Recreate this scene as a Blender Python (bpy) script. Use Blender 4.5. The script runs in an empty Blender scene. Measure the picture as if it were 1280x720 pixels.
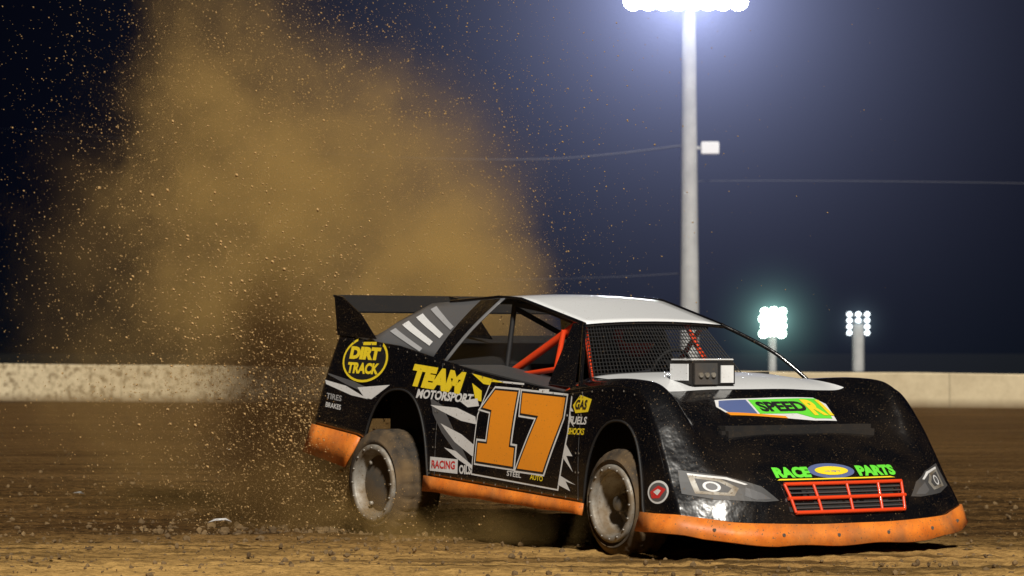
import bpy, bmesh, math, random
import numpy as np
from mathutils import Vector, Matrix, noise
from mathutils.bvhtree import BVHTree
random.seed(7); rng=np.random.default_rng(7)
sc=bpy.context.scene
sc.view_settings.view_transform='Standard'; sc.view_settings.look='None'; sc.view_settings.exposure=0
R=math.radians
# ---------------------------------------------------------------- helpers
def link(o,parent=None):
    sc.collection.objects.link(o)
    if parent: o.parent=parent
    return o
def mesh_obj(name,verts,faces,mat=None,parent=None,smooth=False):
    me=bpy.data.meshes.new(name); me.from_pydata([tuple(v) for v in verts],[],faces); me.update()
    if mat: me.materials.append(mat)
    if smooth:
        for p in me.polygons: p.use_smooth=True
    return link(bpy.data.objects.new(name,me),parent)
def empty(name,loc=(0,0,0),rz=0):
    e=bpy.data.objects.new(name,None); e.location=loc; e.rotation_euler=(0,0,rz); sc.collection.objects.link(e); return e
def box(name,lo,hi,mat,parent=None,bev=0.0,rot=None):
    lo=Vector(lo);hi=Vector(hi);c=(lo+hi)/2;s=(hi-lo)
    bm=bmesh.new(); bmesh.ops.create_cube(bm,size=1); bmesh.ops.scale(bm,vec=s,verts=bm.verts)
    if bev: bmesh.ops.bevel(bm,geom=bm.edges[:],offset=bev,segments=2,affect='EDGES')
    me=bpy.data.meshes.new(name); bm.to_mesh(me); bm.free(); me.materials.append(mat)
    o=link(bpy.data.objects.new(name,me),parent); o.location=c
    if rot: o.rotation_euler=rot
    return o
def tube(name,pts,r,mat,parent=None,kind='POLY',radii=None,cyc=False):
    cu=bpy.data.curves.new(name,'CURVE'); cu.dimensions='3D'; cu.bevel_depth=r; cu.bevel_resolution=3; cu.resolution_u=8; cu.use_fill_caps=True
    sp=cu.splines.new(kind); sp.points.add(len(pts)-1)
    for i,p in enumerate(pts):
        sp.points[i].co=(*p,1)
        if radii: sp.points[i].radius=radii[i]
    if kind=='NURBS': sp.order_u=3; sp.use_endpoint_u=True
    sp.use_cyclic_u=cyc
    cu.materials.append(mat)
    return link(bpy.data.objects.new(name,cu),parent)
def mod(o,t,**k):
    m=o.modifiers.new(t,t)
    for a,b in k.items(): setattr(m,a,b)
    return m
class NT:
    def __init__(s,tree): s.t=tree; s.n=tree.nodes; s.l=tree.links
    def new(s,typ,ins=None,**k):
        n=s.n.new(typ)
        for a,b in k.items(): setattr(n,a,b)
        if ins:
            for a,b in ins.items():
                if isinstance(b,bpy.types.NodeSocket): s.l.new(b,n.inputs[a])
                else: n.inputs[a].default_value=b
        return n
    def math(s,op,a,b=None,clamp=False):
        n=s.new('ShaderNodeMath',operation=op,use_clamp=clamp)
        for i,v in enumerate((a,b)):
            if v is None: continue
            if isinstance(v,bpy.types.NodeSocket): s.l.new(v,n.inputs[i])
            else: n.inputs[i].default_value=v
        return n.outputs[0]
    def vmath(s,op,a,b=None):
        n=s.new('ShaderNodeVectorMath',operation=op)
        for i,v in enumerate((a,b)):
            if v is None: continue
            if isinstance(v,bpy.types.NodeSocket): s.l.new(v,n.inputs[i])
            else: n.inputs[i].default_value=v
        return n
    def maprange(s,v,a,b,c,d,smooth=False):
        n=s.new('ShaderNodeMapRange',{'Value':v,'From Min':a,'From Max':b,'To Min':c,'To Max':d})
        if smooth: n.interpolation_type='SMOOTHSTEP'
        return n.outputs[0]
    def mix(s,f,a,b):
        n=s.new('ShaderNodeMix',data_type='RGBA')
        for i,v in ((0,f),(6,a),(7,b)):
            if isinstance(v,bpy.types.NodeSocket): s.l.new(v,n.inputs[i])
            else: n.inputs[i].default_value=v if i==0 else (*v[:3],1)
        return n.outputs[2]
    def noise(s,vec,scale,detail=4,rough=.55):
        n=s.new('ShaderNodeTexNoise',{'Scale':scale,'Detail':detail,'Roughness':rough})
        s.l.new(vec,n.inputs['Vector']); return n.outputs[0]
def material(name):
    m=bpy.data.materials.new(name); m.use_nodes=True; m.node_tree.nodes.clear(); t=NT(m.node_tree)
    out=t.new('ShaderNodeOutputMaterial'); return m,t,out
MUD=(.17,.105,.045)
def paint(name,col,rough=.3,coat=0.,metal=0.,mud=.5,col2=None,scale2=6,bump=0.,film_=.35):
    m,t,out=material(name); co=t.new('ShaderNodeTexCoord').outputs['Object']
    base=(*col,1)
    if col2:
        base=t.mix(t.maprange(t.noise(co,scale2,6,.6),.35,.65,0,1),col,col2)
    b=t.new('ShaderNodeBsdfPrincipled',{'Roughness':rough,'Metallic':metal,'Coat Weight':coat,'Coat Roughness':.07})
    if mud>0:
        n1=t.noise(co,75,3,.6); n2=t.noise(co,3.5,4,.6); n3=t.noise(co,210,2,.5)
        spots=t.maprange(n1,.68-.06*mud,.72-.06*mud,0,1)
        fine=t.maprange(n3,.68,.74,0,.7)
        zz=t.new('ShaderNodeSeparateXYZ',{0:co}).outputs['Z']
        film=t.math('MULTIPLY',t.maprange(n2,.42,.8,0,film_*mud),t.maprange(zz,.3,1.1,2.6,.3))
        f=t.math('MAXIMUM',t.math('MAXIMUM',spots,fine),film)
        f=t.math('MULTIPLY',f,min(1,.4+mud),True)
        colr=t.mix(f,base,MUD); t.l.new(colr,b.inputs['Base Color'])
        t.l.new(t.math('ADD',t.math('MULTIPLY',f,.5),rough),b.inputs['Roughness'])
        if coat: t.l.new(t.math('MULTIPLY',t.math('SUBTRACT',1.,f,True),coat),b.inputs['Coat Weight'])
    else:
        if isinstance(base,tuple): b.inputs['Base Color'].default_value=base
        else: t.l.new(base,b.inputs['Base Color'])
    if bump:
        bn=t.new('ShaderNodeBump',{'Strength':bump,'Distance':.02,'Height':t.noise(co,7,3,.5)}); t.l.new(bn.outputs[0],b.inputs['Normal'])
    t.l.new(b.outputs[0],out.inputs[0]); return m
def emit(name,col,st):
    m,t,out=material(name); e=t.new('ShaderNodeEmission',{'Color':(*col,1),'Strength':st}); t.l.new(e.outputs[0],out.inputs[0]); m.cycles.emission_sampling='NONE'; return m

M_black=paint('black_paint',(.004,.004,.005),.24,1.0,mud=.42,bump=.5,film_=.16)
M_blackm=paint('black_matte',(.009,.009,.010),.65,mud=.3,film_=.2)
M_grey=paint('grey_panel',(.06,.06,.062),.5,mud=.4)
M_white=paint('white_panel',(.82,.83,.84),.3,.4,mud=.3)
M_whited=paint('white_vinyl',(.76,.76,.76),.4,mud=.45)
M_orange=paint('orange_vinyl',(.95,.33,.022),.35,.3,mud=.4,film_=.2)
M_orangep=paint('orange_skirt',(.88,.25,.03),.45,mud=.9,col2=(.64,.16,.02),scale2=8,bump=.4)
M_bar=paint('red_orange_bar',(.80,.06,.012),.35,.3,mud=.2)
M_yellow=paint('yellow_vinyl',(.95,.72,.03),.4,mud=.35,film_=.2)
M_green=paint('green_vinyl',(.14,.74,.05),.4,mud=.3,film_=.2)
M_blue=paint('blue_vinyl',(.10,.14,.32),.4,mud=.3)
M_red=paint('red_vinyl',(.65,.03,.03),.4,mud=.4)
M_dgrey=paint('dark_grey_vinyl',(.11,.11,.115),.4,mud=.4,film_=.2)
M_lgrey=paint('light_grey_vinyl',(.40,.40,.41),.4,mud=.4,film_=.2)
M_tire=paint('tire_rubber',(.018,.016,.014),.8,mud=1.0,col2=(.10,.065,.032),scale2=5,bump=.3)
M_rim=paint('rim_metal',(.40,.385,.35),.5,metal=.35,mud=.9,col2=(.20,.165,.12),scale2=7)
M_rimd=paint('rim_dark',(.10,.092,.08),.6,metal=.2,mud=.9,col2=(.16,.12,.08),scale2=6)
M_hub=paint('hub_steel',(.25,.24,.22),.4,metal=.7,mud=.6)
M_skin=paint('suit_cloth',(.03,.03,.04),.8,mud=0)
M_helmet=paint('helmet_red',(.5,.03,.03),.25,.8,mud=0)
M_visor=paint('visor',(.01,.01,.012),.1,mud=0)
M_pole=paint('pole_concrete',(.42,.42,.40),.7,mud=0,col2=(.33,.33,.32),scale2=2)
M_wire=paint('wire_dark',(.16,.16,.17),.6,mud=0)
M_box=paint('box_white',(.75,.75,.75),.5,mud=0)
# ---------------------------------------------------------------- camera
H=1.25; F=4064.
cam=bpy.data.cameras.new('camera'); cam.sensor_width=36; cam.lens=36*F/1280; cam.clip_end=8000; cam.clip_start=.5
cam.dof.use_dof=True; cam.dof.focus_distance=20.6; cam.dof.aperture_fstop=4.5
co=bpy.data.objects.new('camera',cam); co.location=(0,0,H); co.rotation_euler=(R(90)+math.atan(81/F),0,0); sc.collection.objects.link(co); sc.camera=co
# ---------------------------------------------------------------- world
w=bpy.data.worlds.new('World'); sc.world=w; w.use_nodes=True; w.node_tree.nodes.clear(); t=NT(w.node_tree)
w.cycles.sampling_method='NONE'
out=t.new('ShaderNodeOutputWorld'); tc=t.new('ShaderNodeTexCoord').outputs['Generated']
sep=t.new('ShaderNodeSeparateXYZ',{0:tc}).outputs['Z']
ramp=t.new('ShaderNodeValToRGB',{0:t.maprange(sep,-.02,.5,0,1)})
r=ramp.color_ramp; r.elements[0].position=0; r.elements[0].color=(.0014,.0032,.0058,1); r.elements[1].position=1; r.elements[1].color=(.001,.0013,.0035,1)
e=r.elements.new(.12); e.color=(.0013,.0019,.0052,1)
bg=t.new('ShaderNodeBackground',{'Color':ramp.outputs[0],'Strength':1.0}); t.l.new(bg.outputs[0],out.inputs[0])
# ---------------------------------------------------------------- ground
def axis(a,b,st,far,grow):
    v=list(np.arange(a,b,st)); x=b;s=st
    while x<far: v.append(x); s*=grow; x+=s
    v.append(far); x=a; s=st; lo=[]
    while x>-far:
        s*=grow; x-=s; lo.append(max(x,-far))
    return sorted(set([round(q,4) for q in lo+v]))
xs=axis(-6,6,.05,4000,1.25); ys=axis(16,30,.045,4000,1.12)
nx=len(xs); ny=len(ys); gv=[]
for y in ys:
    for x in xs:
        z=0
        if abs(x)<40 and 0<y<72:
            z=.030*(noise.noise(Vector((x*.28,y*2.4,0))))+.018*noise.noise(Vector((x*1.2+5,y*6,3)))+.028*abs(noise.noise(Vector((x*7,y*11,7))))
            if y>30 : z*=max(0,(72-y)/42)
        gv.append((x,y,z-.006))
gf=[(j*nx+i,j*nx+i+1,(j+1)*nx+i+1,(j+1)*nx+i) for j in range(ny-1) for i in range(nx-1)]
m,t,out=material('dirt'); P=t.new('ShaderNodeTexCoord').outputs['Object']
ps=t.vmath('MULTIPLY',P,(.22,1.7,1)).outputs[0]
n1=t.noise(ps,1.3,6,.65); n2=t.noise(P,13,6,.72); n3=t.noise(t.vmath('MULTIPLY',P,(.10,.6,1)).outputs[0],.8,4,.55); n4=t.noise(P,45,3,.6)
n5=t.noise(t.vmath('MULTIPLY',P,(.10,3.2,1)).outputs[0],1.6,4,.6)
yy=t.new('ShaderNodeSeparateXYZ',{0:P}).outputs['Y']
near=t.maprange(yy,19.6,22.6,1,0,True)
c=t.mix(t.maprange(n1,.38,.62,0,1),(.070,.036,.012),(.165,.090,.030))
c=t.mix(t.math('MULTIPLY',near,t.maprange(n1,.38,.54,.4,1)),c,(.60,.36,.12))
c=t.mix(t.maprange(n3,.5,.68,0,.5),c,(.19,.105,.038))
c=t.mix(t.maprange(n5,.53,.60,0,.75),c,(.035,.019,.007))
c=t.mix(t.math('MULTIPLY',t.maprange(n2,.46,.66,0,.85),t.maprange(near,0,1,1,.6)),c,(.024,.013,.005))
c=t.mix(t.maprange(n4,.63,.72,0,.8),c,(.38,.24,.10))
c=t.mix(t.maprange(yy,79,92,0,1),c,(.005,.007,.009))  # ground past the wall coloured near black to stand for unlit night
b=t.new('ShaderNodeBsdfPrincipled',{'Base Color':c,'Roughness':.95,'Specular IOR Level':.05})
hh=t.math('ADD',t.math('MULTIPLY',n2,.6),t.math('MULTIPLY',n4,.35))
bn=t.new('ShaderNodeBump',{'Strength':1.,'Distance':.04,'Height':hh}); t.l.new(bn.outputs[0],b.inputs['Normal'])
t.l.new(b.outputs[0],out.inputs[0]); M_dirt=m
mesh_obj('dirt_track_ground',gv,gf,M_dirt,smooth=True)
# clods
ico=bmesh.new(); bmesh.ops.create_icosphere(ico,subdivisions=1,radius=1); iv=np.array([v.co[:] for v in ico.verts]); ifc=[[v.index for v in f.verts] for f in ico.faces]; ico.free()
V=[];Fc=[];k=0
for i in range(4800):
    if i<4000: y=16.5+abs(random.gauss(0,1))*8; x=random.uniform(-.2,.2)*y; s=.005+.016*random.random()**4
    else: x=random.gauss(-1.2,.8); y=random.gauss(22.8,.8); s=.006+.024*random.random()**3
    q=iv*s*rng.uniform(.6,1.3,3)+rng.normal(0,s*.15,iv.shape)+np.array([x,y,s*.5]); V+=q.tolist(); Fc+=[[a+k for a in f] for f in ifc]; k+=len(iv)
mesh_obj('dirt_clods',V,Fc,paint('clod_dirt',(.08,.048,.02),.95,mud=0,col2=(.22,.14,.06),scale2=2))
lit=mesh_obj('litter_scrap',[(-.085,0,.02),(-.03,-.03,.035),(.05,-.025,.04),(.09,0,.025),(.04,.04,.05),(-.04,.035,.045)],[(0,1,2,3,4,5)],M_box); lit.location=(-2.12,23.6,0)
lit=mesh_obj('litter_scrap.001',[(-.06,0,.02),(-.03,-.02,.03),(.05,-.015,.035),(.07,0,.02),(.03,.03,.04)],[(0,1,2,3,4)],M_pole); lit.location=(-3.8,28.4,0)
# ---------------------------------------------------------------- concrete wall
m,t,out=material('wall_concrete'); P=t.new('ShaderNodeTexCoord').outputs['Object']
a1=t.noise(P,1.3,6,.65); a2=t.noise(P,6,6,.75); sx=t.new('ShaderNodeSeparateXYZ',{0:P})
c=t.mix(t.maprange(a1,.35,.7,0,.7),(.66,.55,.36),(.46,.37,.235))
spl=t.math('MULTIPLY',t.maprange(a2,.49,.60,0,.9),t.maprange(sx.outputs['X'],-3,2.5,1,.12))
c=t.mix(spl,c,(.20,.145,.08))
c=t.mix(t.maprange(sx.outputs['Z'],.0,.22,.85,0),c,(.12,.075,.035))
jt=t.math('FRACT',t.math('MULTIPLY',sx.outputs['X'],.25)); c=t.mix(t.maprange(t.math('ABSOLUTE',t.math('SUBTRACT',jt,.5)),0,.006,.6,0),c,(.15,.12,.08))
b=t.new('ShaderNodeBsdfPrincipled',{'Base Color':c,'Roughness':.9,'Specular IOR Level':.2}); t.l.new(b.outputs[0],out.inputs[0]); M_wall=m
wv=[];wf=[]; N=60
for i in range(N+1):
    x=-70+i*2.2; y=78.76-.446*x; h=.86-.008*x; h=max(.6,min(1.1,h))+.012*math.sin(i*2.3)
    d=.25
    wv+=[(x,y,-.1),(x,y+.03,h-.03),(x,y+.06,h),(x,y+d,h),(x,y+d,-.1)]
    if i:
        o=(i-1)*5
        for j in range(4): wf.append((o+j,o+5+j,o+6+j,o+1+j))
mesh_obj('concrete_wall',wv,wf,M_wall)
# ---------------------------------------------------------------- light poles
def glow_halo(name,loc,rad,col,A,r0,parent,pw=2.):  # self-emitting sphere round a lamp, painting in light scattered by humid air
    m,t,out=material(name+'_glow'); P=t.new('ShaderNodeTexCoord').outputs['Object']
    d=t.vmath('LENGTH',P).outputs['Value']
    f=t.math('DIVIDE',A,t.math('ADD',t.math('MULTIPLY',d,d),r0*r0))
    fade=t.math('POWER',t.maprange(d,0,rad,1,0),pw)
    e=t.new('ShaderNodeEmission',{'Color':(*col,1),'Strength':t.math('MULTIPLY',f,fade)}); t.l.new(e.outputs[0],out.inputs['Volume'])
    m.cycles.emission_sampling='NONE'
    bm=bmesh.new(); bmesh.ops.create_icosphere(bm,subdivisions=4,radius=rad); me=bpy.data.meshes.new(name); bm.to_mesh(me); bm.free(); me.materials.append(m)
    o=link(bpy.data.objects.new(name,me),parent); o.location=loc; return o
M_lamp=emit('lamp_lit',(.85,.92,1.),80)
M_lampg=emit('lamp_lit_green',(.75,1.,.85),14)
M_lampw=emit('lamp_lit_soft',(.85,.95,1.),5)
def lamphead(nm,c,s,mat,parent):
    n=20; v=[];f=[]
    for j,(rr,yy) in enumerate(((.35,.32),(.75,.12),(1,0),(.93,.0))):
        for i in range(n):
            a=2*math.pi*i/n; v.append((rr*s*math.cos(a),yy*s*1.6,rr*s*math.sin(a)))
    for j in range(3):
        for i in range(n): f.append((j*n+i,j*n+(i+1)%n,(j+1)*n+(i+1)%n,(j+1)*n+i))
    f.append(tuple(range(n)))
    o=mesh_obj(nm,v,f,M_pole,parent); o.location=c; o.rotation_euler=(R(25),0,0)
    v=[(.93*s*math.cos(2*math.pi*i/n),-.01,.93*s*math.sin(2*math.pi*i/n)) for i in range(n)]
    g=mesh_obj(nm+'_lens',v,[tuple(range(n))],mat,parent); g.location=c; g.rotation_euler=(R(25),0,0)
fp=empty('floodlight_pole',(4.8,88,0))
tube('mast',[(0,0,0),(0,0,12.2)],.27,M_pole,fp,radii=[1.05,.62])
for j,z in enumerate((10.80,11.7)):
    box(f'crossarm_{j}',(-1.7,-.06,z-.06),(1.5,.06,z+.06),M_pole,fp)
    for i in range(8): lamphead(f'lamp_{j}_{i}',(-1.52+i*.405,-.35,z-.05),.27,M_lamp,fp)
box('junction_box',(.32,-.2,6.62),(.80,.1,6.96),M_box,fp,.02)
box('junction_arm',(.1,-.05,6.76),(.32,.0,6.84),M_pole,fp)
glow_halo('lamp_haze',(-.1,-.4,11.2),20,(.50,.57,1.0),.50,.5,fp,1.6)
tube('power_line',[(4.6,88,6.86),(2.26,92,6.76),(-.6,97,7.0),(-6.3,106,7.7),(-23.7,130,10.5)],.028,M_wire,None,'NURBS',radii=[1,.9,.5,.05,.02])
tube('power_line.001',[(4.95,88,5.9),(10,100,6.6),(25,120,7.4)],.008,M_wire,None,'NURBS')
tube('power_line.002',[(4.6,88,3.4),(1.2,98,3.35),(-8,130,4.2)],.014,M_wire,None,'NURBS')
lp=empty('light_tower',(17.6,220,0)); tube('mast',[(0,0,-1),(0,0,3.6)],.28,M_pole,lp)
for a in range(4):
    for b_ in range(3): lamphead(f'lamp_{a}_{b_}',(-.6+b_*.6+.08*(a%2),-.3,2.55+a*.5),.27 if (a+b_)%2 else .33,M_lampg,lp)
glow_halo('lamp_haze',(0,-.5,3.5),6,(.40,.85,.75),.25,.4,lp)
lp=empty('light_tower.001',(23.4,220,0)); tube('mast',[(0,0,-1),(0,0,3.2)],.42,M_pole,lp)
for a in range(4):
    box(f'arm_{a}',(-.8,-.05,2.5+a*.42),(.8,.05,2.58+a*.42),M_pole,lp)
    for b_ in range(3): lamphead(f'lamp_{a}_{b_}',(-.6+b_*.6,-.3,2.6+a*.42),.17,M_lampw,lp)
glow_halo('lamp_haze',(0,-.5,3.3),3.5,(.5,.75,.9),.04,.3,lp)
# ---------------------------------------------------------------- car
car=empty('race_car',(.032,22.805,0),R(-55))
def cr(p,n):
    p=np.array(p,float); out=[]
    for i in range(len(p)-1):
        p0=p[i-1] if i>0 else 2*p[0]-p[1]; p1=p[i];p2=p[i+1]; p3=p[i+2] if i+2<len(p) else 2*p[-1]-p[-2]
        for k in range(n):
            u=k/n; out.append(.5*((2*p1)+(-p0+p2)*u+(2*p0-5*p1+4*p2-p3)*u*u+(-p0+3*p1-3*p2+p3)*u**3))
    out.append(p[-1]); return np.array(out)
cols=[
 (0,[(1.95,1.12),(2.3,1.08),(2.6,1.0),(2.9,.86),(3.1,.74),(3.3,.61),(3.46,.50),(3.53,.36),(3.58,.20)]),
 (.3,[(1.95,1.12),(2.3,1.08),(2.6,1.0),(2.9,.86),(3.1,.74),(3.29,.61),(3.45,.50),(3.52,.36),(3.57,.20)]),
 (.6,[(1.95,1.11),(2.3,1.07),(2.6,.99),(2.88,.86),(3.07,.74),(3.26,.61),(3.41,.50),(3.49,.36),(3.54,.21)]),
 (.78,[(1.95,1.09),(2.3,1.06),(2.6,1.0),(2.86,.88),(3.03,.76),(3.2,.62),(3.34,.49),(3.42,.36),(3.47,.22)]),
 (.90,[(1.95,1.05),(2.3,1.08),(2.6,1.08),(2.84,1.04),(3.0,.90),(3.13,.70),(3.26,.50),(3.34,.37),(3.40,.24)]),
 (1.03,[(1.95,1.0),(2.3,1.03),(2.6,1.04),(2.82,.99),(2.98,.80),(3.09,.62),(3.18,.45),(3.24,.36),(3.29,.27)])]
oy=[1.0,1.03,1.04,1.05,1.08,1.10,1.12,1.13,1.14]
ctrl=[]
for ci,(y,rows) in enumerate(cols):
    ctrl.append([(x,(oy[i] if ci==5 else y*(1+ .06*max(0,(i-4))/4*(ci>=3))),z) for i,(x,z) in enumerate(rows)])
ctrl=[[(x,-y,z) for x,y,z in c] for c in ctrl[:0:-1]]+ctrl
g1=[cr(c,8) for c in ctrl]; g1=np.array(g1)
g2=np.stack([cr(g1[:,j,:],6) for j in range(g1.shape[1])],1)
nc,nr=g2.shape[:2]
outer=g2[-1]
nv=g2.reshape(-1,3); nf=[]; nm=[]
for i in range(nc-1):
    for j in range(nr-1):
        nf.append((i*nr+j,i*nr+j+1,(i+1)*nr+j+1,(i+1)*nr+j))
        c_=nv[i*nr+j]; nm.append(1 if (j<15 and -.80<c_[1]<.80) else 0)
nose=mesh_obj('nose_and_hood',nv,nf,M_black,car,True); nose.data.materials.append(M_white)
for p,mi in zip(nose.data.polygons,nm): p.material_index=mi
mod(nose,'SOLIDIFY',thickness=.012,offset=0)
def itp(x,pts): return float(np.interp(x,[p[0] for p in pts],[p[1] for p in pts]))
def ztop(x):
    if x>1.95: return float(np.interp(x,outer[:,0],outer[:,2]))
    return itp(x,[(-1,1.385),(-.85,1.38),(0,1.30),(1.0,1.12),(1.95,1.0)])
def zrock(x): return itp(x,[(-1.,.75),(-.42,.67),(.42,.42),(2.25,.30),(2.95,.27),(3.29,.265)])
def ytop(x):
    if x>1.95: return float(np.interp(x,outer[:,0],outer[:,1]))
    return itp(x,[(-1,.97),(1.95,1.0)])
def ybot(x): return itp(x,[(-1,1.06),(2.2,1.06),(2.9,1.15),(3.29,1.142)])
def zbot(x):
    z=zrock(x)
    def arch(cx,hw,zt,z0,p=2.3):
        d=abs(x-cx)/hw
        return z0+(zt-z0)*(max(0,1-d**p))**(1/p) if d<1 else -9
    return max(z,arch(.06,.41,1.0,.3),arch(2.61,.365,.83,.1))
def sy(x,z):
    z0=min(zrock(x),ztop(x)-.001); t_=max(0,min(1,(z-z0)/(ztop(x)-z0+1e-6)))
    return ytop(x)+(ybot(x)-ytop(x))*(1-t_)**1.15+.018*math.sin(math.pi*t_)*(1 if x<2.9 else max(0,(3.29-x)/.39))
def shx(x,z):
    w_=max(0,(-.4-x)/.52); t_=(z-.7)/.68
    return x+w_*(.14-.22*(1-t_))
sx_=sorted(set([round(q,4) for q in list(np.arange(-.92,3.29,.022))+[3.288]])); RW=14
def side(sgn,name):
    v=[];f=[]
    for x in sx_:
        zt=ztop(x); zb=min(zbot(x),zt-.002)
        for k in range(RW+1):
            z=zb+(zt-zb)*k/RW; v.append((shx(x,z),sgn*sy(x,z),z))
    for i in range(len(sx_)-1):
        for k in range(RW):
            a=i*(RW+1)+k; f.append((a,a+RW+1,a+RW+2,a+1) if sgn<0 else (a+1,a+RW+2,a+RW+1,a))
    o=mesh_obj(name,v,f,M_black,car,True); mod(o,'SOLIDIFY',thickness=.014,offset=-1); return o
sideR=side(-1,'side_panel_right'); sideL=side(1,'side_panel_left')
for sgn,nm_ in ((-1,'right'),(1,'left')):
    for a0,a1,q in ((-.36,.475,'rear'),(2.24,2.98,'front')):
        pts=[(x,sgn*(sy(x,zbot(x))+.004),zbot(x)) for x in np.linspace(a0,a1,50)]
        tube(f'arch_lip_{q}_{nm_}',pts,.008,M_blackm,car)
def strip(name,tops,bots,mat,th=.012):
    n=len(tops); v=list(tops)+list(bots); f=[(i,n+i,n+i+1,i+1) for i in range(n-1)]
    o=mesh_obj(name,v,f,mat,car,True); mod(o,'SOLIDIFY',thickness=th,offset=0); return o
for sgn,nm_ in ((-1,'right'),(1,'left')):
    X=np.linspace(.44,2.26,20)
    strip('door_skirt_'+nm_,[(x,sgn*(sy(x,zrock(x))+.008),zrock(x)+.01) for x in X],[(x,sgn*(1.085+.004*math.sin(x*9)),itp(x,[(.36,.328),(2.25,.238)])+.004*math.sin(x*13)) for x in X],M_orangep)
    X=np.linspace(-.92,-.36,10)
    strip('quarter_skirt_'+nm_,[(shx(x,.72),sgn*(sy(x,zrock(x))+.008),zrock(x)+.01) for x in X],[(x-.16,sgn*1.09,itp(x,[(-.92,.55),(-.36,.455)])) for x in X],M_orangep)
low=g2[:,-1,:]; tops=[];bots=[]
pre=[(2.98,-1.165,.275),(3.12,-1.16,.27)]
path=[Vector(p) for p in pre]+[Vector(p) for p in low]+[Vector((p[0],-p[1],p[2])) for p in pre[::-1]]
for i,p in enumerate(path):
    a=path[max(0,i-1)]; b=path[min(len(path)-1,i+1)]; tn=(b-a); tn.z=0; tn.normalize(); nrm=Vector((tn.y,-tn.x,0))
    zb=itp(abs(p.y),[(0,.085),(.6,.09),(1.0,.13),(1.16,.175)]); wv_=.006*math.sin(p.y*11)
    tops.append(p+nrm*.012+Vector((0,0,.012))); bots.append(Vector((p.x,p.y,zb+wv_))+nrm*.055)
strip('front_valance',tops,bots,M_orangep,.014)
for y in (-.95,-.55,-.15,.25,.65,.98):
    i=min(range(len(path)),key=lambda k:abs(path[k].y-y)); q=(tops[i]+bots[i])/2
    tube('valance_bolt',[q,q+Vector((.014,0,0))],.011,M_hub,car)
def quad(name,pts,mat,th=.01):
    o=mesh_obj(name,pts,[tuple(range(len(pts)))],mat,car)
    if th: mod(o,'SOLIDIFY',thickness=th,offset=0)
    return o
yt=.965
quad('rear_deck',[(-.78,-yt,1.37),(-.78,yt,1.37),(.70,yt,1.17),(.70,-yt,1.17)],M_blackm)
for s,n_ in ((-1,'right'),(1,'left')):
    quad('side_deck_'+n_,[(.70,s*.97,1.165),(.70,s*.62,1.165),(1.96,s*.72,1.02),(1.96,s*.99,.998)],M_grey)
quad('cockpit_floor',[(.7,-.7,.95),(.7,.7,.95),(1.96,.7,.95),(1.96,-.7,.95)],M_blackm)
quad('cockpit_bulkhead',[(.7,-.7,1.165),(.7,.7,1.165),(.7,.7,.95),(.7,-.7,.95)],M_blackm)
quad('dashboard',[(1.90,-.72,1.10),(1.90,.72,1.12),(1.80,.72,.95),(1.80,-.72,.95)],M_blackm)
quad('rear_panel',[(-.80,-.95,1.36),(-.80,.95,1.36),(-1.0,1.0,.78),(-1.0,-1.0,.78)],M_blackm)
box('chassis',(-.55,-.62,.35),(3.1,.62,.80),M_blackm,car,.03)
box('engine_bay',(1.9,-.55,.5),(2.9,.55,.84),M_blackm,car,.03)
for s in (-1,1):
    quad('well_liner',[(-.6,s*.66,.3),(3.1,s*.66,.3),(3.1,s*.66,.70),(2.0,s*.66,.95),(-.6,s*.66,1.1)],M_blackm)
tube('rear_bumper',[(-.9,-.6,.55),(-1.08,-.5,.55),(-1.08,.5,.55),(-.9,.6,.55)],.022,M_bar,car)
for s,nm_ in ((-1,'right'),(0,'centre'),(1,'left')):
    y=s*.975
    quad('spoiler_plate_'+nm_,[(-.84,y,1.66),(-.74,y,1.645),(-.50,y,1.52),(-.30,y,1.345),(-.80,y,1.375)],M_black,.012)
quad('spoiler_blade',[(-.88,-.965,1.655),(-.88,.965,1.655),(-.66,.965,1.535),(-.66,-.965,1.535)],M_blackm,.012)
# roof
rv=[];rf=[]; xsr=np.linspace(0,1,11); n=13
for i,u in enumerate(xsr):
    x=.66+u*.93; zz=itp(x,[(.66,1.628),(.9,1.612),(1.59,1.443)])
    for j in range(n):
        y=(-1+2*j/(n-1)); rv.append((x,y*(.60-.03*u),zz+.022*(1-y*y)-.006*u))
for i in range(10):
    for j in range(n-1): a=i*n+j; rf.append((a,a+n,a+n+1,a+1))
roof=mesh_obj('roof',rv,rf,M_white,car,True); mod(roof,'SOLIDIFY',thickness=.012,offset=-1)
for s,nm_ in ((-1,'right'),(1,'left')):
    tube('roof_edge_'+nm_,[(x,s*(.603-.03*(x-.66)/.93),itp(x,[(.1,1.60),(.66,1.625),(.9,1.609),(1.59,1.436)])) for x in (.1,.4,.66,.9,1.1,1.3,1.59)],.013,M_black,car)
tube('roof_front_edge',[(1.595,y*.572,1.437+.022*(1-y*y)-.012) for y in np.linspace(-1,1,9)],.012,M_black,car)
quad('rear_window_panel',[(-.05,-.6,1.595),(-.05,.6,1.595),(.67,.6,1.63),(.67,-.6,1.63)],M_blackm)
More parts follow.
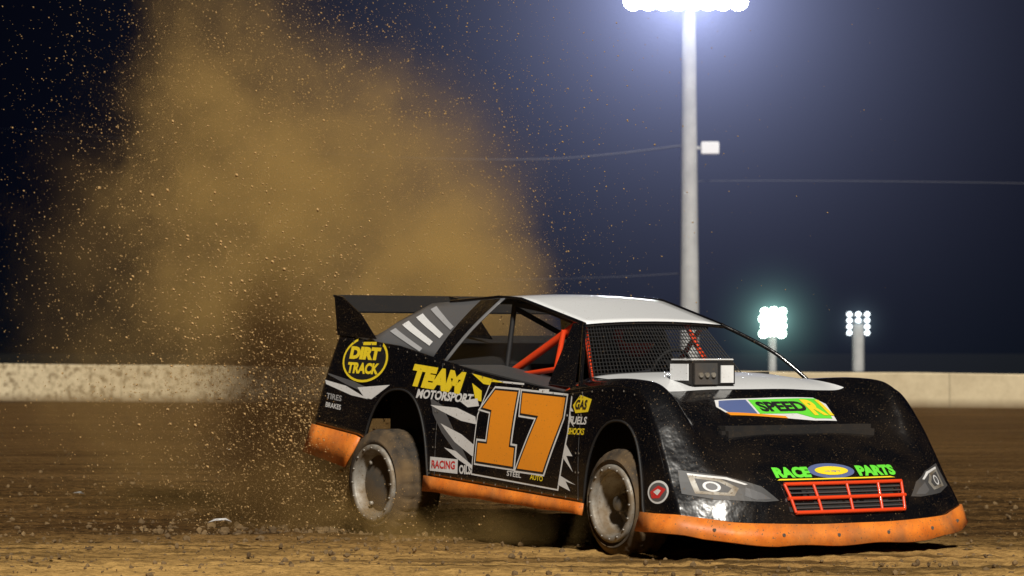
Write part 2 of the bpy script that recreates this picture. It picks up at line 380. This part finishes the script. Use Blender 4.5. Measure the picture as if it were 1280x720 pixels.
for s,nm_ in ((-1,'right'),(1,'left')):
    top=[(-.46,.90,1.345),(-.30,.78,1.47),(-.10,.64,1.59),(.2,.61,1.605),(.45,.605,1.615),(.74,.60,1.625)]
    bot=[(-.46,.955,1.325),(-.25,.958,1.30),(-.02,.96,1.275),(.25,.962,1.235),(.42,.965,1.205),(.55,.967,1.18)]
    v=[];f=[];K=8
    for a,b in zip(top,bot):
        for k in range(K+1):
            q=k/K; p=[a[d]+(b[d]-a[d])*q for d in range(3)]; p[1]+=.03*math.sin(math.pi*q); v.append((p[0],s*p[1],p[2]))
    for i in range(len(top)-1):
        for k in range(K):
            c_=i*(K+1)+k; f.append((c_,c_+1,c_+K+2,c_+K+1))
    o=mesh_obj('sail_panel_'+nm_,v,f,M_blackm if s>0 else M_dgrey,car,True); mod(o,'SOLIDIFY',thickness=.008,offset=0)
    if s<0: sail=o
    tube('a_post_'+nm_,[(1.585,s*.575,1.435),(1.80,s*.74,1.31),(1.95,s*.86,1.18),(2.08,s*.97,1.02)],.014,M_black,car,'NURBS')
quad('window_panel_right',[(1.50,-.60,1.44),(1.585,-.59,1.44),(2.0,-.955,1.03),(1.72,-.955,1.05)],M_black,.008)
# roll cage
cg=[[(1.5,-.50,1.42),(1.90,-.74,1.06),(1.95,-.74,.95)],[(1.52,.32,1.43),(1.86,.28,1.1),(1.9,.28,.95)],[(.72,-.52,1.58),(.70,-.6,.95)],[(.72,.52,1.58),(.70,.6,.95)],
 [(.72,-.52,1.58),(1.1,-.52,1.53),(1.5,-.5,1.42),(1.5,.5,1.42),(1.1,.52,1.53),(.72,.52,1.58),(.72,-.52,1.58)],
 [(.80,-.60,1.12),(1.42,-.52,1.43)],[(.95,.55,1.0),(1.45,.5,1.42)],[(1.0,-.7,1.10),(1.66,-.72,1.16)],[(1.30,-.60,1.12),(1.34,-.56,1.40)],[(.7,.5,1.1),(.7,-.5,1.55)]]
for i,p in enumerate(cg): tube(f'roll_cage_bar_{i}',p,.018 if i!=5 else .027,M_bar if i in (0,1,5,6,7,8) else M_blackm,car)
# windshield rock screen
nxs,nzs=44,14; v=[];f=[]
for j in range(nzs+1):
    q=j/nzs
    for i in range(nxs+1):
        p=i/nxs; yl=-.57+(-.76+.57)*q; yr=.42+(.5-.42)*q
        v.append((1.585+.33*q,yl+(yr-yl)*p,1.425+(1.09-1.425)*q+.012*math.sin(math.pi*p)))
for j in range(nzs):
    for i in range(nxs): a=j*(nxs+1)+i; f.append((a,a+1,a+nxs+2,a+nxs+1))
scn=mesh_obj('windshield_screen',v,f,M_blackm,car); mod(scn,'WIREFRAME',thickness=.008,use_boundary=True)
# hood box
hb=empty('hood_scoop'); hb.parent=car
box('body',(2.28,-.42,1.035),(2.52,-.06,1.20),M_blackm,hb,.015)
box('side_plate',(2.31,-.43,1.075),(2.49,-.422,1.18),M_white,hb)
box('front_plate',(2.522,-.40,1.05),(2.53,-.22,1.185),M_grey,hb)
box('front_plate2',(2.522,-.19,1.06),(2.53,-.09,1.17),M_white,hb)
box('top_plate',(2.29,-.41,1.202),(2.51,-.07,1.212),M_white,hb,.004)
for i in range(3): tube(f'bolt_{i}',[(2.531,-.36+i*.05,1.11),(2.545,-.36+i*.05,1.11)],.016,M_rim,hb)
# grille
gt=empty('grille'); gt.parent=car
bvn=BVHTree.FromPolygons([tuple(p) for p in nv],nf)
def onnose(y,z,o=.01):
    h=bvn.ray_cast(Vector((6,y,z)),Vector((-1,0,0)))[0]; return (h.x+o,y,z) if h else (3.5,y,z)
Y=np.linspace(-.47,.47,15)
v=[onnose(y,.45,.009) for y in Y]+[onnose(y,.29,.009) for y in Y]
mesh_obj('opening',v,[(i,15+i,16+i,i+1) for i in range(14)],M_blackm,gt)
for z in (.455,.37,.285): tube('bar_h',[onnose(y*(1 if z>.3 else .93),z,.022) for y in Y],.012,M_bar,gt)
for y in (-.47,-.26,0,.26,.47): tube('bar_v',[onnose(y,.455,.022),onnose(y*.96,.37,.022),onnose(y*.93,.285,.022)],.010,M_bar,gt)
for z in (.31,.335,.40,.425): tube('slat',[onnose(y*.95,z,.014) for y in Y],.005,M_grey,gt)
# ---------------------------------------------------------------- decals
def bvh_of(o): return BVHTree.FromPolygons([tuple(v.co) for v in o.data.vertices],[tuple(p.vertices) for p in o.data.polygons])
BV={'side':bvh_of(sideR),'nose':bvn,'sail':bvh_of(sail)}
dgrp=empty('livery'); dgrp.parent=car
PL={'side':(Vector((0,-3,0)),Vector((1,0,0)),Vector((0,0,1))),'nose':(Vector((6,0,0)),Vector((0,1,0)),Vector((0,0,1))),
    'sail':(Vector((0,-3,0)),Vector((1,0,0)),Vector((0,0,1))),'hood':(Vector((0,0,4)),Vector((0,1,0)),Vector((-1,0,0)))}
BV['hood']=bvn
XO={'side':0,'sail':.004,'nose':.0065,'hood':.0065}
def decal(name,V2,F2,where,mat,off,grid=.05):
    off=off+XO[where]
    bm=bmesh.new(); vs=[bm.verts.new((a,b,0)) for a,b in V2]
    for f in F2:
        try: bm.faces.new([vs[i] for i in f])
        except: pass
    xs0=[a for a,b in V2]; zs0=[b for a,b in V2]
    bmesh.ops.triangulate(bm,faces=bm.faces[:])
    for ax,(lo,hi) in enumerate(((min(xs0),max(xs0)),(min(zs0),max(zs0)))):
        q=lo+grid
        while q<hi:
            co_=[0,0,0]; co_[ax]=q; no=[0,0,0]; no[ax]=1
            bmesh.ops.bisect_plane(bm,geom=bm.verts[:]+bm.edges[:]+bm.faces[:],dist=1e-6,plane_co=co_,plane_no=no); q+=grid
    o,rt,up=PL[where]; n=rt.cross(up); bad=[]
    for v_ in bm.verts:
        p=o+rt*v_.co.x+up*v_.co.y; h=BV[where].ray_cast(p,-n)
        if h[0] is None: bad.append(v_); continue
        nn=h[1] if h[1].dot(n)>0 else -h[1]
        v_.co=h[0]+nn*off
    if bad: bmesh.ops.delete(bm,geom=bad,context='VERTS')
    me=bpy.data.meshes.new(name); bm.to_mesh(me); bm.free(); me.materials.append(mat)
    return link(bpy.data.objects.new(name,me),dgrp)
def poly(name,pts,where,mat,off=.003,grid=.04): return decal(name,pts,[tuple(range(len(pts)))],where,mat,off,grid)
def offs(pts,d):
    n=len(pts); area=sum(pts[i][0]*pts[(i+1)%n][1]-pts[(i+1)%n][0]*pts[i][1] for i in range(n)); sg=1 if area>0 else -1; o=[]
    for i in range(n):
        p=Vector(pts[i]); a=(p-Vector(pts[i-1])).normalized(); b=(Vector(pts[(i+1)%n])-p).normalized()
        na=Vector((a.y,-a.x))*sg; nb=Vector((b.y,-b.x))*sg; m_=(na+nb); m_=m_.normalized() if m_.length>1e-5 else na
        o.append(tuple(p+m_*d/max(.45,m_.dot(na))))
    return o
def text(name,s,where,x0,z0,wd,ht,mat,off=.004,shear=.2,bold=.03,slope=0.):
    cu=bpy.data.curves.new('t','FONT'); cu.body=s; cu.offset=bold; cu.resolution_u=3; ob=bpy.data.objects.new('t',cu); sc.collection.objects.link(ob)
    dg=bpy.context.evaluated_depsgraph_get(); me=ob.evaluated_get(dg).to_mesh()
    P=np.array([v.co[:2] for v in me.vertices]); Fs=[tuple(p.vertices) for p in me.polygons]; ob.evaluated_get(dg).to_mesh_clear(); bpy.data.objects.remove(ob)
    P-=P.min(0); P/=P.max(0); P[:,0]+=P[:,1]*shear*ht/wd
    X=x0+P[:,0]*wd; Z=z0+P[:,1]*ht+(P[:,0])*slope
    decal(name,list(zip(X.tolist(),Z.tolist())),Fs,where,mat,off,.06)
one=[(1.08,.89),(1.20,1.005),(1.45,.995),(1.415,.64),(1.475,.635),(1.465,.515),(1.05,.54),(1.06,.66),(1.165,.655),(1.185,.875)]
sev=[(1.51,.99),(1.985,.965),(1.975,.84),(1.80,.49),(1.52,.505),(1.71,.845),(1.515,.86)]
plate=[(1.03,.84),(1.14,1.06),(2.05,1.015),(2.045,.75),(1.96,.39),(1.35,.435),(1.0,.46)]
poly('number_plate_white',offs(plate,.012),'side',M_whited,.002)
poly('number_plate_black',plate,'side',M_black,.0035)
for nm_,p in (('one',one),('seven',sev)):
    poly(f'number_{nm_}_white',offs(p,.026),'side',M_whited,.005 if nm_=='one' else .0053)
    poly(f'number_{nm_}_black',offs(p,.013),'side',M_blackm,.0066)
    poly(f'number_{nm_}',p,'side',M_orange,.008)
def ell(cx,cz,rx,rz,n=32): return [(cx+rx*math.cos(2*math.pi*i/n),cz+rz*math.sin(2*math.pi*i/n)) for i in range(n)]
poly('round_logo',ell(-.40,1.205,.285,.160),'side',M_yellow,.003); poly('round_logo_ring',ell(-.40,1.205,.262,.142),'side',M_blackm,.0045)
text('round_logo_text','DIRT','side',-.60,1.208,.38,.088,M_yellow,.006,.1,.07,-.012); text('round_logo_text2','TRACK','side',-.61,1.108,.40,.078,M_yellow,.006,.1,.05,-.01)
text('team_text','TEAM','side',.17,1.03,.62,.150,M_yellow,.0045,.35,.08,-.055); text('team_text2','MOTORSPORT','side',.28,.945,.66,.062,M_whited,.004,.3,.04,-.03)
poly('swoosh_a',[(.90,1.115),(1.05,1.045),(1.42,1.01),(1.52,1.005),(1.2,1.07)],'side',M_yellow)
poly('swoosh_b',[(.92,1.05),(1.04,1.0),(1.05,.93),(.98,.94)],'side',M_yellow)
W=[[(-.88,1.06),(-.6,1.02),(-.30,.93),(-.52,.955),(-.86,1.03)],[(-.45,1.01),(-.05,1.03),(-.26,.93),(-.35,.94)],
   [(.46,.90),(.78,.885),(1.0,.83),(1.02,.78),(.84,.80),(.60,.86)],[(.60,.78),(.86,.71),(1.02,.64),(1.02,.56),(.90,.61),(.78,.66)],[(.80,.93),(1.0,.95),(1.03,.90),(.90,.89)],[(.66,.62),(.80,.60),(1.0,.51),(1.0,.485),(.82,.55)],
   [(1.99,.72),(2.12,.60),(2.05,.60),(2.13,.50),(1.97,.62)],[(1.97,.48),(2.16,.42),(2.05,.44),(2.1,.38),(1.95,.42)],[(2.0,.95),(2.10,.88),(2.05,.88),(2.12,.78),(2.02,.85)]]
for i,p in enumerate(W): poly(f'shard_{i}',p,'side',M_whited,.0026+.0001*i)
poly('shard_grey',[(.45,.95),(.60,.90),(.80,.70),(1.0,.48),(.84,.56),(.62,.72),(.50,.84)],'side',M_dgrey,.0022)
poly('shard_grey2',[(-.93,1.12),(-.5,1.05),(-.25,.99),(-.2,.94),(-.6,1.03)],'side',M_dgrey,.0022)
poly('sill_box',[(.50,.462),(.83,.45),(.83,.545),(.50,.555)],'side',M_whited,.003); text('sill_text','RACING','side',.52,.478,.28,.055,M_red,.0045,0,.03)
text('sill_text2','OILS','side',.85,.450,.14,.06,M_whited,.0042,0,.04)
text('quarter_small','TIRES','side',-.84,.93,.20,.04,M_lgrey,.004,.1,.02,-.02); text('quarter_small2','BRAKES','side',-.84,.87,.20,.036,M_whited,.004,.1,.02,-.02)
text('door_small','STEEL','side',1.40,.455,.16,.034,M_whited,.005,.1,.02,-.01); text('door_small2','AUTO','side',1.66,.44,.14,.034,M_yellow,.005,.1,.02,-.01)
poly('fender_logo',[(2.08,.92),(2.16,.985),(2.3,.96),(2.27,.88),(2.12,.87)],'side',M_yellow); text('fender_logo_text','GAS','side',2.11,.895,.14,.06,M_blackm,.006,.2)
text('fender_text','FUELS','side',2.05,.80,.21,.05,M_whited,.004,.2); text('fender_text2','SHOCKS','side',2.05,.735,.19,.042,M_yellow,.004,.2)
poly('badge',ell(3.10,.41,.095,.07),'side',M_whited,.003); poly('badge_dark',ell(3.10,.41,.08,.057),'side',M_dgrey,.0042); poly('badge_in',[(3.03,.41),(3.10,.45),(3.17,.43),(3.12,.375),(3.05,.37)],'side',M_red,.0052); poly('badge_in2',[(3.06,.41),(3.10,.43),(3.13,.42),(3.10,.39)],'side',M_whited,.006)
for i,(a,b,tk) in enumerate((( (.0,1.565),(.42,1.42),.022),((-.07,1.515),(.36,1.37),.028),((-.15,1.465),(.30,1.32),.028),((-.22,1.415),(.23,1.275),.022))):
    poly(f'sail_stripe_{i}',[(a[0],a[1]),(b[0],b[1]),(b[0]-.01,b[1]-tk),(a[0]-.03,a[1]-tk)],'sail',M_lgrey if i in (0,3) else M_whited,.006)
poly('sail_black',[(.47,1.60),(.70,1.61),(.53,1.2),(.40,1.215)],'sail',M_black,.005)
# panel seams and rivets on the right side
for i,x in enumerate((.55,2.18)): poly(f'panel_seam_{i}',[(x,zrock(x)+.02),(x+.006,zrock(x)+.02),(x+.006,ztop(x)-.02),(x,ztop(x)-.02)],'side',M_dgrey,.0016)
rvv=[];rff=[]
def rivet(x,z,r_=.0065):
    h=BV['side'].ray_cast(Vector((x,-3,z)),Vector((0,1,0)))
    if h[0] is None: return
    k0=len(rvv); c_=h[0]
    for q in range(6):
        a=q*math.pi/3; rvv.append((c_.x+r_*math.cos(a),c_.y-.009,c_.z+r_*math.sin(a)))
    rff.append(tuple(range(k0,k0+6)))
for x in np.arange(-.8,2.9,.115): rivet(x,ztop(x)-.022)
for x in np.arange(.5,2.2,.13): rivet(x,zrock(x)+.03)
for x in (.565,.535,2.165,2.2):
    for z in np.arange(.5,1.0,.12): rivet(x,z)
mesh_obj('rivets',rvv,rff,M_rim,dgrp)
# nose decals
poly('hood_logo_back',[(-.45,-2.80),(-.40,-2.72),(.1,-2.70),(.42,-2.70),(.46,-2.78),(.38,-2.98),(.2,-2.98),(-.2,-2.92),(-.42,-2.90)],'hood',M_whited,.002)
poly('hood_logo_blue',[(-.43,-2.80),(-.38,-2.735),(-.16,-2.73),(-.2,-2.90),(-.40,-2.89)],'hood',M_blue,.0045)
poly('hood_logo_orange',[(-.43,-2.87),(.0,-2.93),(.0,-2.955),(-.42,-2.905)],'hood',M_orange,.0055)
poly('hood_logo_green',[(-.14,-2.73),(.42,-2.715),(.43,-2.78),(.36,-2.96),(.22,-2.96),(.12,-2.90),(-.18,-2.90)],'hood',M_green,.0045)
text('hood_logo_text','SPEED','hood',-.14,-2.88,.38,.12,M_blackm,.0075,.15,.04); text('hood_logo_text2','R1','hood',.24,-2.93,.16,.19,M_yellow,.0075,.15,.05)
text('nose_text','RACE','nose',-.50,.485,.26,.06,M_green,.005,.2,.06); poly('nose_oval',ell(-.06,.52,.18,.042),'nose',M_blue,.004); poly('nose_oval2',ell(-.06,.52,.13,.024),'nose',M_yellow,.0055)
text('nose_text2','PARTS','nose',.14,.485,.32,.06,M_green,.005,.2,.06); poly('nose_ul',[(-.5,.472),(.44,.472),(.40,.48),(-.48,.48)],'nose',M_yellow,.004)
for s in (-1,1):
    hp=[(s*1.04,.54),(s*.80,.50),(s*.62,.44),(s*.53,.355),(s*.62,.35),(s*.90,.365),(s*1.07,.40)]
    poly('headlight_decal',hp,'nose',M_grey,.003)
    poly('headlight_lens',[(s*1.0,.51),(s*.84,.485),(s*.76,.43),(s*.80,.385),(s*1.0,.40)],'nose',M_rim,.0045)
    poly('headlight_shade',[(s*.97,.49),(s*.86,.47),(s*.80,.43),(s*.83,.405),(s*.97,.415)],'nose',M_grey,.0052)
    poly('headlight_bulb',ell(s*.90,.44,.045,.03),'nose',M_whited,.0061); poly('headlight_core',ell(s*.90,.44,.03,.021,12),'nose',M_dgrey,.007)
    poly('headlight_inner',[(s*.72,.435),(s*.63,.40),(s*.58,.365),(s*.68,.362),(s*.74,.385)],'nose',M_dgrey,.0045)
    poly('headlight_glint',[(s*1.0,.52),(s*.80,.492),(s*.70,.452),(s*.72,.448),(s*.82,.482),(s*1.0,.508)],'nose',M_whited,.0055)
# ---------------------------------------------------------------- wheels
def lathe(name,prof,mat,parent,segs=96,rf=None):
    v=[];f=[];n=len(prof)
    for i in range(segs):
        a=2*math.pi*i/segs
        for k,(r_,y) in enumerate(prof):
            rr=r_+(rf(i,k) if rf else 0); v.append((rr*math.cos(a),y,rr*math.sin(a)))
    for i in range(segs):
        j=(i+1)%segs
        for k in range(n-1): f.append((i*n+k,j*n+k,j*n+k+1,i*n+k+1))
    return mesh_obj(name,v,f,mat,parent,True)
def wheel(name,x,side_,Rt,wd,rim,kind,steer=0,cam_=0):
    e=empty(name); e.parent=car; e.location=(x,side_*1.12,Rt-.012); e.rotation_euler=(0,0,(math.pi if side_>0 else 0)+steer)
    ty=np.linspace(.055,wd-.055,9)
    prof=[(rim-.01,.035),(rim+.012,.006),(rim+.04,-.008),(Rt-.07,-.004),(Rt-.03,.014),(Rt-.008,.035)]+[(Rt,y) for y in ty]+[(Rt-.008,wd-.035),(Rt-.03,wd-.014),(rim+.04,wd+.005),(rim-.01,wd-.03)]
    def rf(i,k):
        if 5<=k<=15:
            kk=k-6
            if kk in (2,6) : return -.014
            if (i+ (3 if kk>4 else 0))%6==0: return -.014
        return 0
    lathe('tire',prof,M_tire,e,144,rf)
    lathe('bead_ring',[(rim+.004,.02),(rim+.006,-.008),(rim-.004,-.018),(rim-.030,-.018),(rim-.038,-.006),(rim-.04,.03)],M_rim,e)
    if kind=='front':
        lathe('barrel',[(rim-.04,.02),(rim-.052,.03),(rim-.055,.07),(rim-.075,.085),(rim-.085,.14),(rim-.12,.15)],M_rim,e)
        lathe('disc',[(rim-.08,.142),(.10,.155),(.085,.12),(.06,.115),(.055,.075),(.03,.07),(0,.07)],M_rimd,e)
        lathe('hub',[(.052,.10),(.05,.05),(.042,.035),(0,.035)],M_hub,e,32)
        lathe('step',[(.135,.146),(.132,.135),(.105,.14)],M_rim,e)
    else:
        lathe('barrel',[(rim-.04,.0),(rim-.05,.02),(rim-.06,.05),(rim-.075,.055)],M_rim,e)
        lathe('mud_cover',[(rim-.07,.052),(rim-.09,.045),(.10,.035),(.06,.03),(0,.03)],M_rimd,e)
        for i in range(3):
            a=2*math.pi*i/3; b=lathe(f'cover_bolt_{i}',[(.014,.04),(.014,.02),(0,.02)],M_rim,e,12); b.location=((rim-.1)*math.cos(a),0,(rim-.1)*math.sin(a))
    for i in range(16):
        a=2*math.pi*i/16; b=lathe(f'bead_bolt_{i}',[(.008,-.015),(.008,-.027),(0,-.027)],M_hub,e,8); b.location=((rim-.017)*math.cos(a),0,(rim-.017)*math.sin(a))
    if kind=='front':
        for i in range(5):
            a=2*math.pi*i/5+.3; b=lathe(f'lug_{i}',[(.013,.125),(.013,.09),(0,.09)],M_rim,e,8); b.location=(.072*math.cos(a),0,.072*math.sin(a))
        for i in range(10):
            a=2*math.pi*i/10; b=lathe(f'vent_{i}',[(.016,.1435),(0,.1435)],M_blackm,e,12); b.location=(.148*math.cos(a),0,.148*math.sin(a))
    return e
wheel('wheel_front_right',2.615,-1,.335,.27,.235,'front',R(-3)); wheel('wheel_front_left',2.64,1,.335,.27,.235,'front',R(-3))
wheel('wheel_rear_right',-.105,-1,.37,.34,.26,'rear'); wheel('wheel_rear_left',-.105,1,.37,.34,.26,'rear')
tube('axle_rear',[(-.1,-.9,.36),(-.1,.9,.36)],.045,M_blackm,car); tube('axle_front',[(2.62,-.95,.33),(2.62,.95,.33)],.03,M_blackm,car)
# ---------------------------------------------------------------- driver
dr=empty('driver'); dr.parent=car
me=bpy.data.meshes.new('body'); J=[(1.0,.27,.92),(.98,.27,1.05),(.96,.27,1.20),(.97,.27,1.27),(.98,.27,1.33),(.96,.08,1.19),(1.14,.02,1.05),(1.36,.12,1.10),(1.41,.15,1.12),(.96,.46,1.19),(1.14,.52,1.05),(1.36,.42,1.10),(1.41,.39,1.12),(1.25,.18,.97),(1.25,.36,.97)]
E=[(0,1),(1,2),(2,3),(3,4),(2,5),(5,6),(6,7),(7,8),(2,9),(9,10),(10,11),(11,12),(0,13),(0,14)]
me.from_pydata(J,E,[]); me.materials.append(M_skin); o=link(bpy.data.objects.new('body',me),dr); mod(o,'SKIN'); mod(o,'SUBSURF',levels=1,render_levels=2)
rad=[.16,.16,.15,.06,.06,.075,.052,.042,.035,.075,.052,.042,.035,.08,.08]
for i,r_ in enumerate(rad): me.skin_vertices[0].data[i].radius=(r_,r_)
me.skin_vertices[0].data[0].use_root=True
bm=bmesh.new(); bmesh.ops.create_uvsphere(bm,u_segments=32,v_segments=20,radius=.135)
for v_ in bm.verts: v_.co.z*=1.08; v_.co.x*=1.1; v_.co.x+=.03*(v_.co.z<-.04)
me=bpy.data.meshes.new('helmet'); bm.to_mesh(me); bm.free(); me.materials.append(M_helmet); me.materials.append(M_visor)
for p in me.polygons:
    p.use_smooth=True
    if p.center.x>.06 and -.035<p.center.z<.05: p.material_index=1
o=link(bpy.data.objects.new('helmet',me),dr); o.location=(.99,.27,1.36)
quad('seat_back',[(.80,.05,1.42),(.80,.49,1.42),(.86,.52,.95),(.86,.02,.95)],M_grey,.03)
quad('seat_wing_l',[(.80,.49,1.42),(.98,.50,1.38),(1.0,.52,1.1),(.84,.52,1.1)],M_grey,.02); quad('seat_wing_r',[(.80,.05,1.42),(.98,.04,1.38),(1.0,.02,1.1),(.84,.02,1.1)],M_grey,.02)
tube('steering_wheel',[(1.42+.05*math.sin(a),.27+.16*math.cos(a),1.12+.15*math.sin(a)) for a in np.linspace(0,2*math.pi,24,endpoint=False)],.013,M_blackm,car,cyc=True)
# ---------------------------------------------------------------- dust plume
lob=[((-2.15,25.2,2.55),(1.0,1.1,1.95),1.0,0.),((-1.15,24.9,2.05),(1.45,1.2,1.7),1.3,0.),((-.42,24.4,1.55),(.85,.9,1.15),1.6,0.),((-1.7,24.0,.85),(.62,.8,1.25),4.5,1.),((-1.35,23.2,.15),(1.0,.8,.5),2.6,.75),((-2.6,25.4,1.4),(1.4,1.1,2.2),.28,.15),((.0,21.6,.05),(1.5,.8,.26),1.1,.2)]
m,t,out=material('dust_volume'); P=t.new('ShaderNodeTexCoord').outputs['Object']
wn=t.new('ShaderNodeTexNoise',{'Scale':1.7,'Detail':3.,'Roughness':.68}); t.l.new(P,wn.inputs['Vector'])
scn_=t.vmath('SCALE',t.vmath('SUBTRACT',wn.outputs['Color'],(.5,.5,.5)).outputs[0]); scn_.inputs['Scale'].default_value=1.1
Pw=t.vmath('ADD',P,scn_.outputs[0]).outputs[0]; den=None; dark=None
for c_,s_,a_,dk in lob:
    d=t.vmath('LENGTH',t.vmath('MULTIPLY',t.vmath('SUBTRACT',Pw,c_).outputs[0],tuple(1/q for q in s_)).outputs[0]).outputs['Value']
    g=t.math('MULTIPLY',t.maprange(d,.1,1.1,1,0,True),a_); den=g if den is None else t.math('ADD',den,g)
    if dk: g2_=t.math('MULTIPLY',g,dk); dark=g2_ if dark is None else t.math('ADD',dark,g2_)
nz=t.maprange(wn.outputs[0],.35,.65,.3,1.6)
dn=t.math('MULTIPLY',t.math('MULTIPLY',den,nz),.85)
colr=t.mix(t.math('DIVIDE',dark,t.math('ADD',den,.01),True),(1.,.62,.20),(.13,.065,.025))  # low lobes coloured darker: thicker dirt, plus painted-in shade of the less lit column
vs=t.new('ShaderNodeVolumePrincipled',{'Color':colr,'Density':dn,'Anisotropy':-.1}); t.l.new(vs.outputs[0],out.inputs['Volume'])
try: m.cycles.volume_step_rate=2.0
except Exception: pass
bm=bmesh.new(); bmesh.ops.create_icosphere(bm,subdivisions=3,radius=1)
cc=Vector((-1.5,24.3,1.9))
for v_ in bm.verts:
    d_=v_.co.copy(); best=0
    for c_,s_,a_,dk in lob:
        e_=[q*1.1+.25 for q in s_]; best=max(best,(Vector(c_)-cc).dot(d_)+math.sqrt(sum((d_[q]*e_[q])**2 for q in range(3))))
    v_.co=cc+d_*best
    v_.co.z=max(v_.co.z,.012)
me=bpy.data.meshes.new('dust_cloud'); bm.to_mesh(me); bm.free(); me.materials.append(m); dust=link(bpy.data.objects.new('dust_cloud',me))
# flying dirt particles
pts=[]
for (c_,s_,a_,dk),n_ in zip(lob,(11000,13000,6000,9000,6000,5000,2500)):
    pts.append(rng.normal(0,1,(n_,3))*np.array(s_)*.52+np.array(c_))
pts.append(rng.normal(0,1,(10000,3))*np.array([1.4,1.0,1.2])+np.array([-1.8,25,2.8]))
# jets of clods leaving the rear tyre contact patch
src=np.array([-1.05,22.6,.12]); dirs=rng.normal(0,1,(6000,3))*np.array([.30,.22,.32])+np.array([-.45,.75,.75]); pts.append(src+dirs*(rng.random((6000,1))**.8)*2.2)
pts=np.concatenate(pts); pts=pts[(pts[:,2]>.01)&(pts[:,1]>21.2)]
n_=len(pts); sz=.0018+.0048*rng.random(n_)**6
sz[-5500:]*=1.7
tet=np.array([(1,1,1),(1,-1,-1),(-1,1,-1),(-1,-1,1)],float)
q=rng.normal(0,1,(n_,1,3))*.3+tet[None]*rng.uniform(.5,1.2,(n_,1,3)); V=(pts[:,None,:]+q*sz[:,None,None]).reshape(-1,3)
tri=np.array([(0,1,2),(0,3,1),(0,2,3),(1,3,2)]); Fi=(tri[None]+4*np.arange(n_)[:,None,None]).reshape(-1)
me=bpy.data.meshes.new('flying_dirt'); me.vertices.add(len(V)); me.vertices.foreach_set('co',V.ravel())
me.loops.add(len(Fi)); me.loops.foreach_set('vertex_index',Fi.astype(np.int32)); me.polygons.add(len(Fi)//3); me.polygons.foreach_set('loop_start',np.arange(0,len(Fi),3,dtype=np.int32)); me.update(calc_edges=True); me.validate()
me.materials.append(paint('flying_dirt_mat',(.50,.31,.12),.9,mud=0)); link(bpy.data.objects.new('flying_dirt',me))
# ---------------------------------------------------------------- main track lighting (sun lamp stands for the stadium floods behind the camera)
sl=bpy.data.lights.new('sun','SUN'); sl.energy=4.5; sl.angle=R(5); sl.color=(1,.95,.86)
so=bpy.data.objects.new('sun',sl); sc.collection.objects.link(so); so.rotation_euler=Vector((-.15,.80,-.66)).to_track_quat('-Z','Y').to_euler()
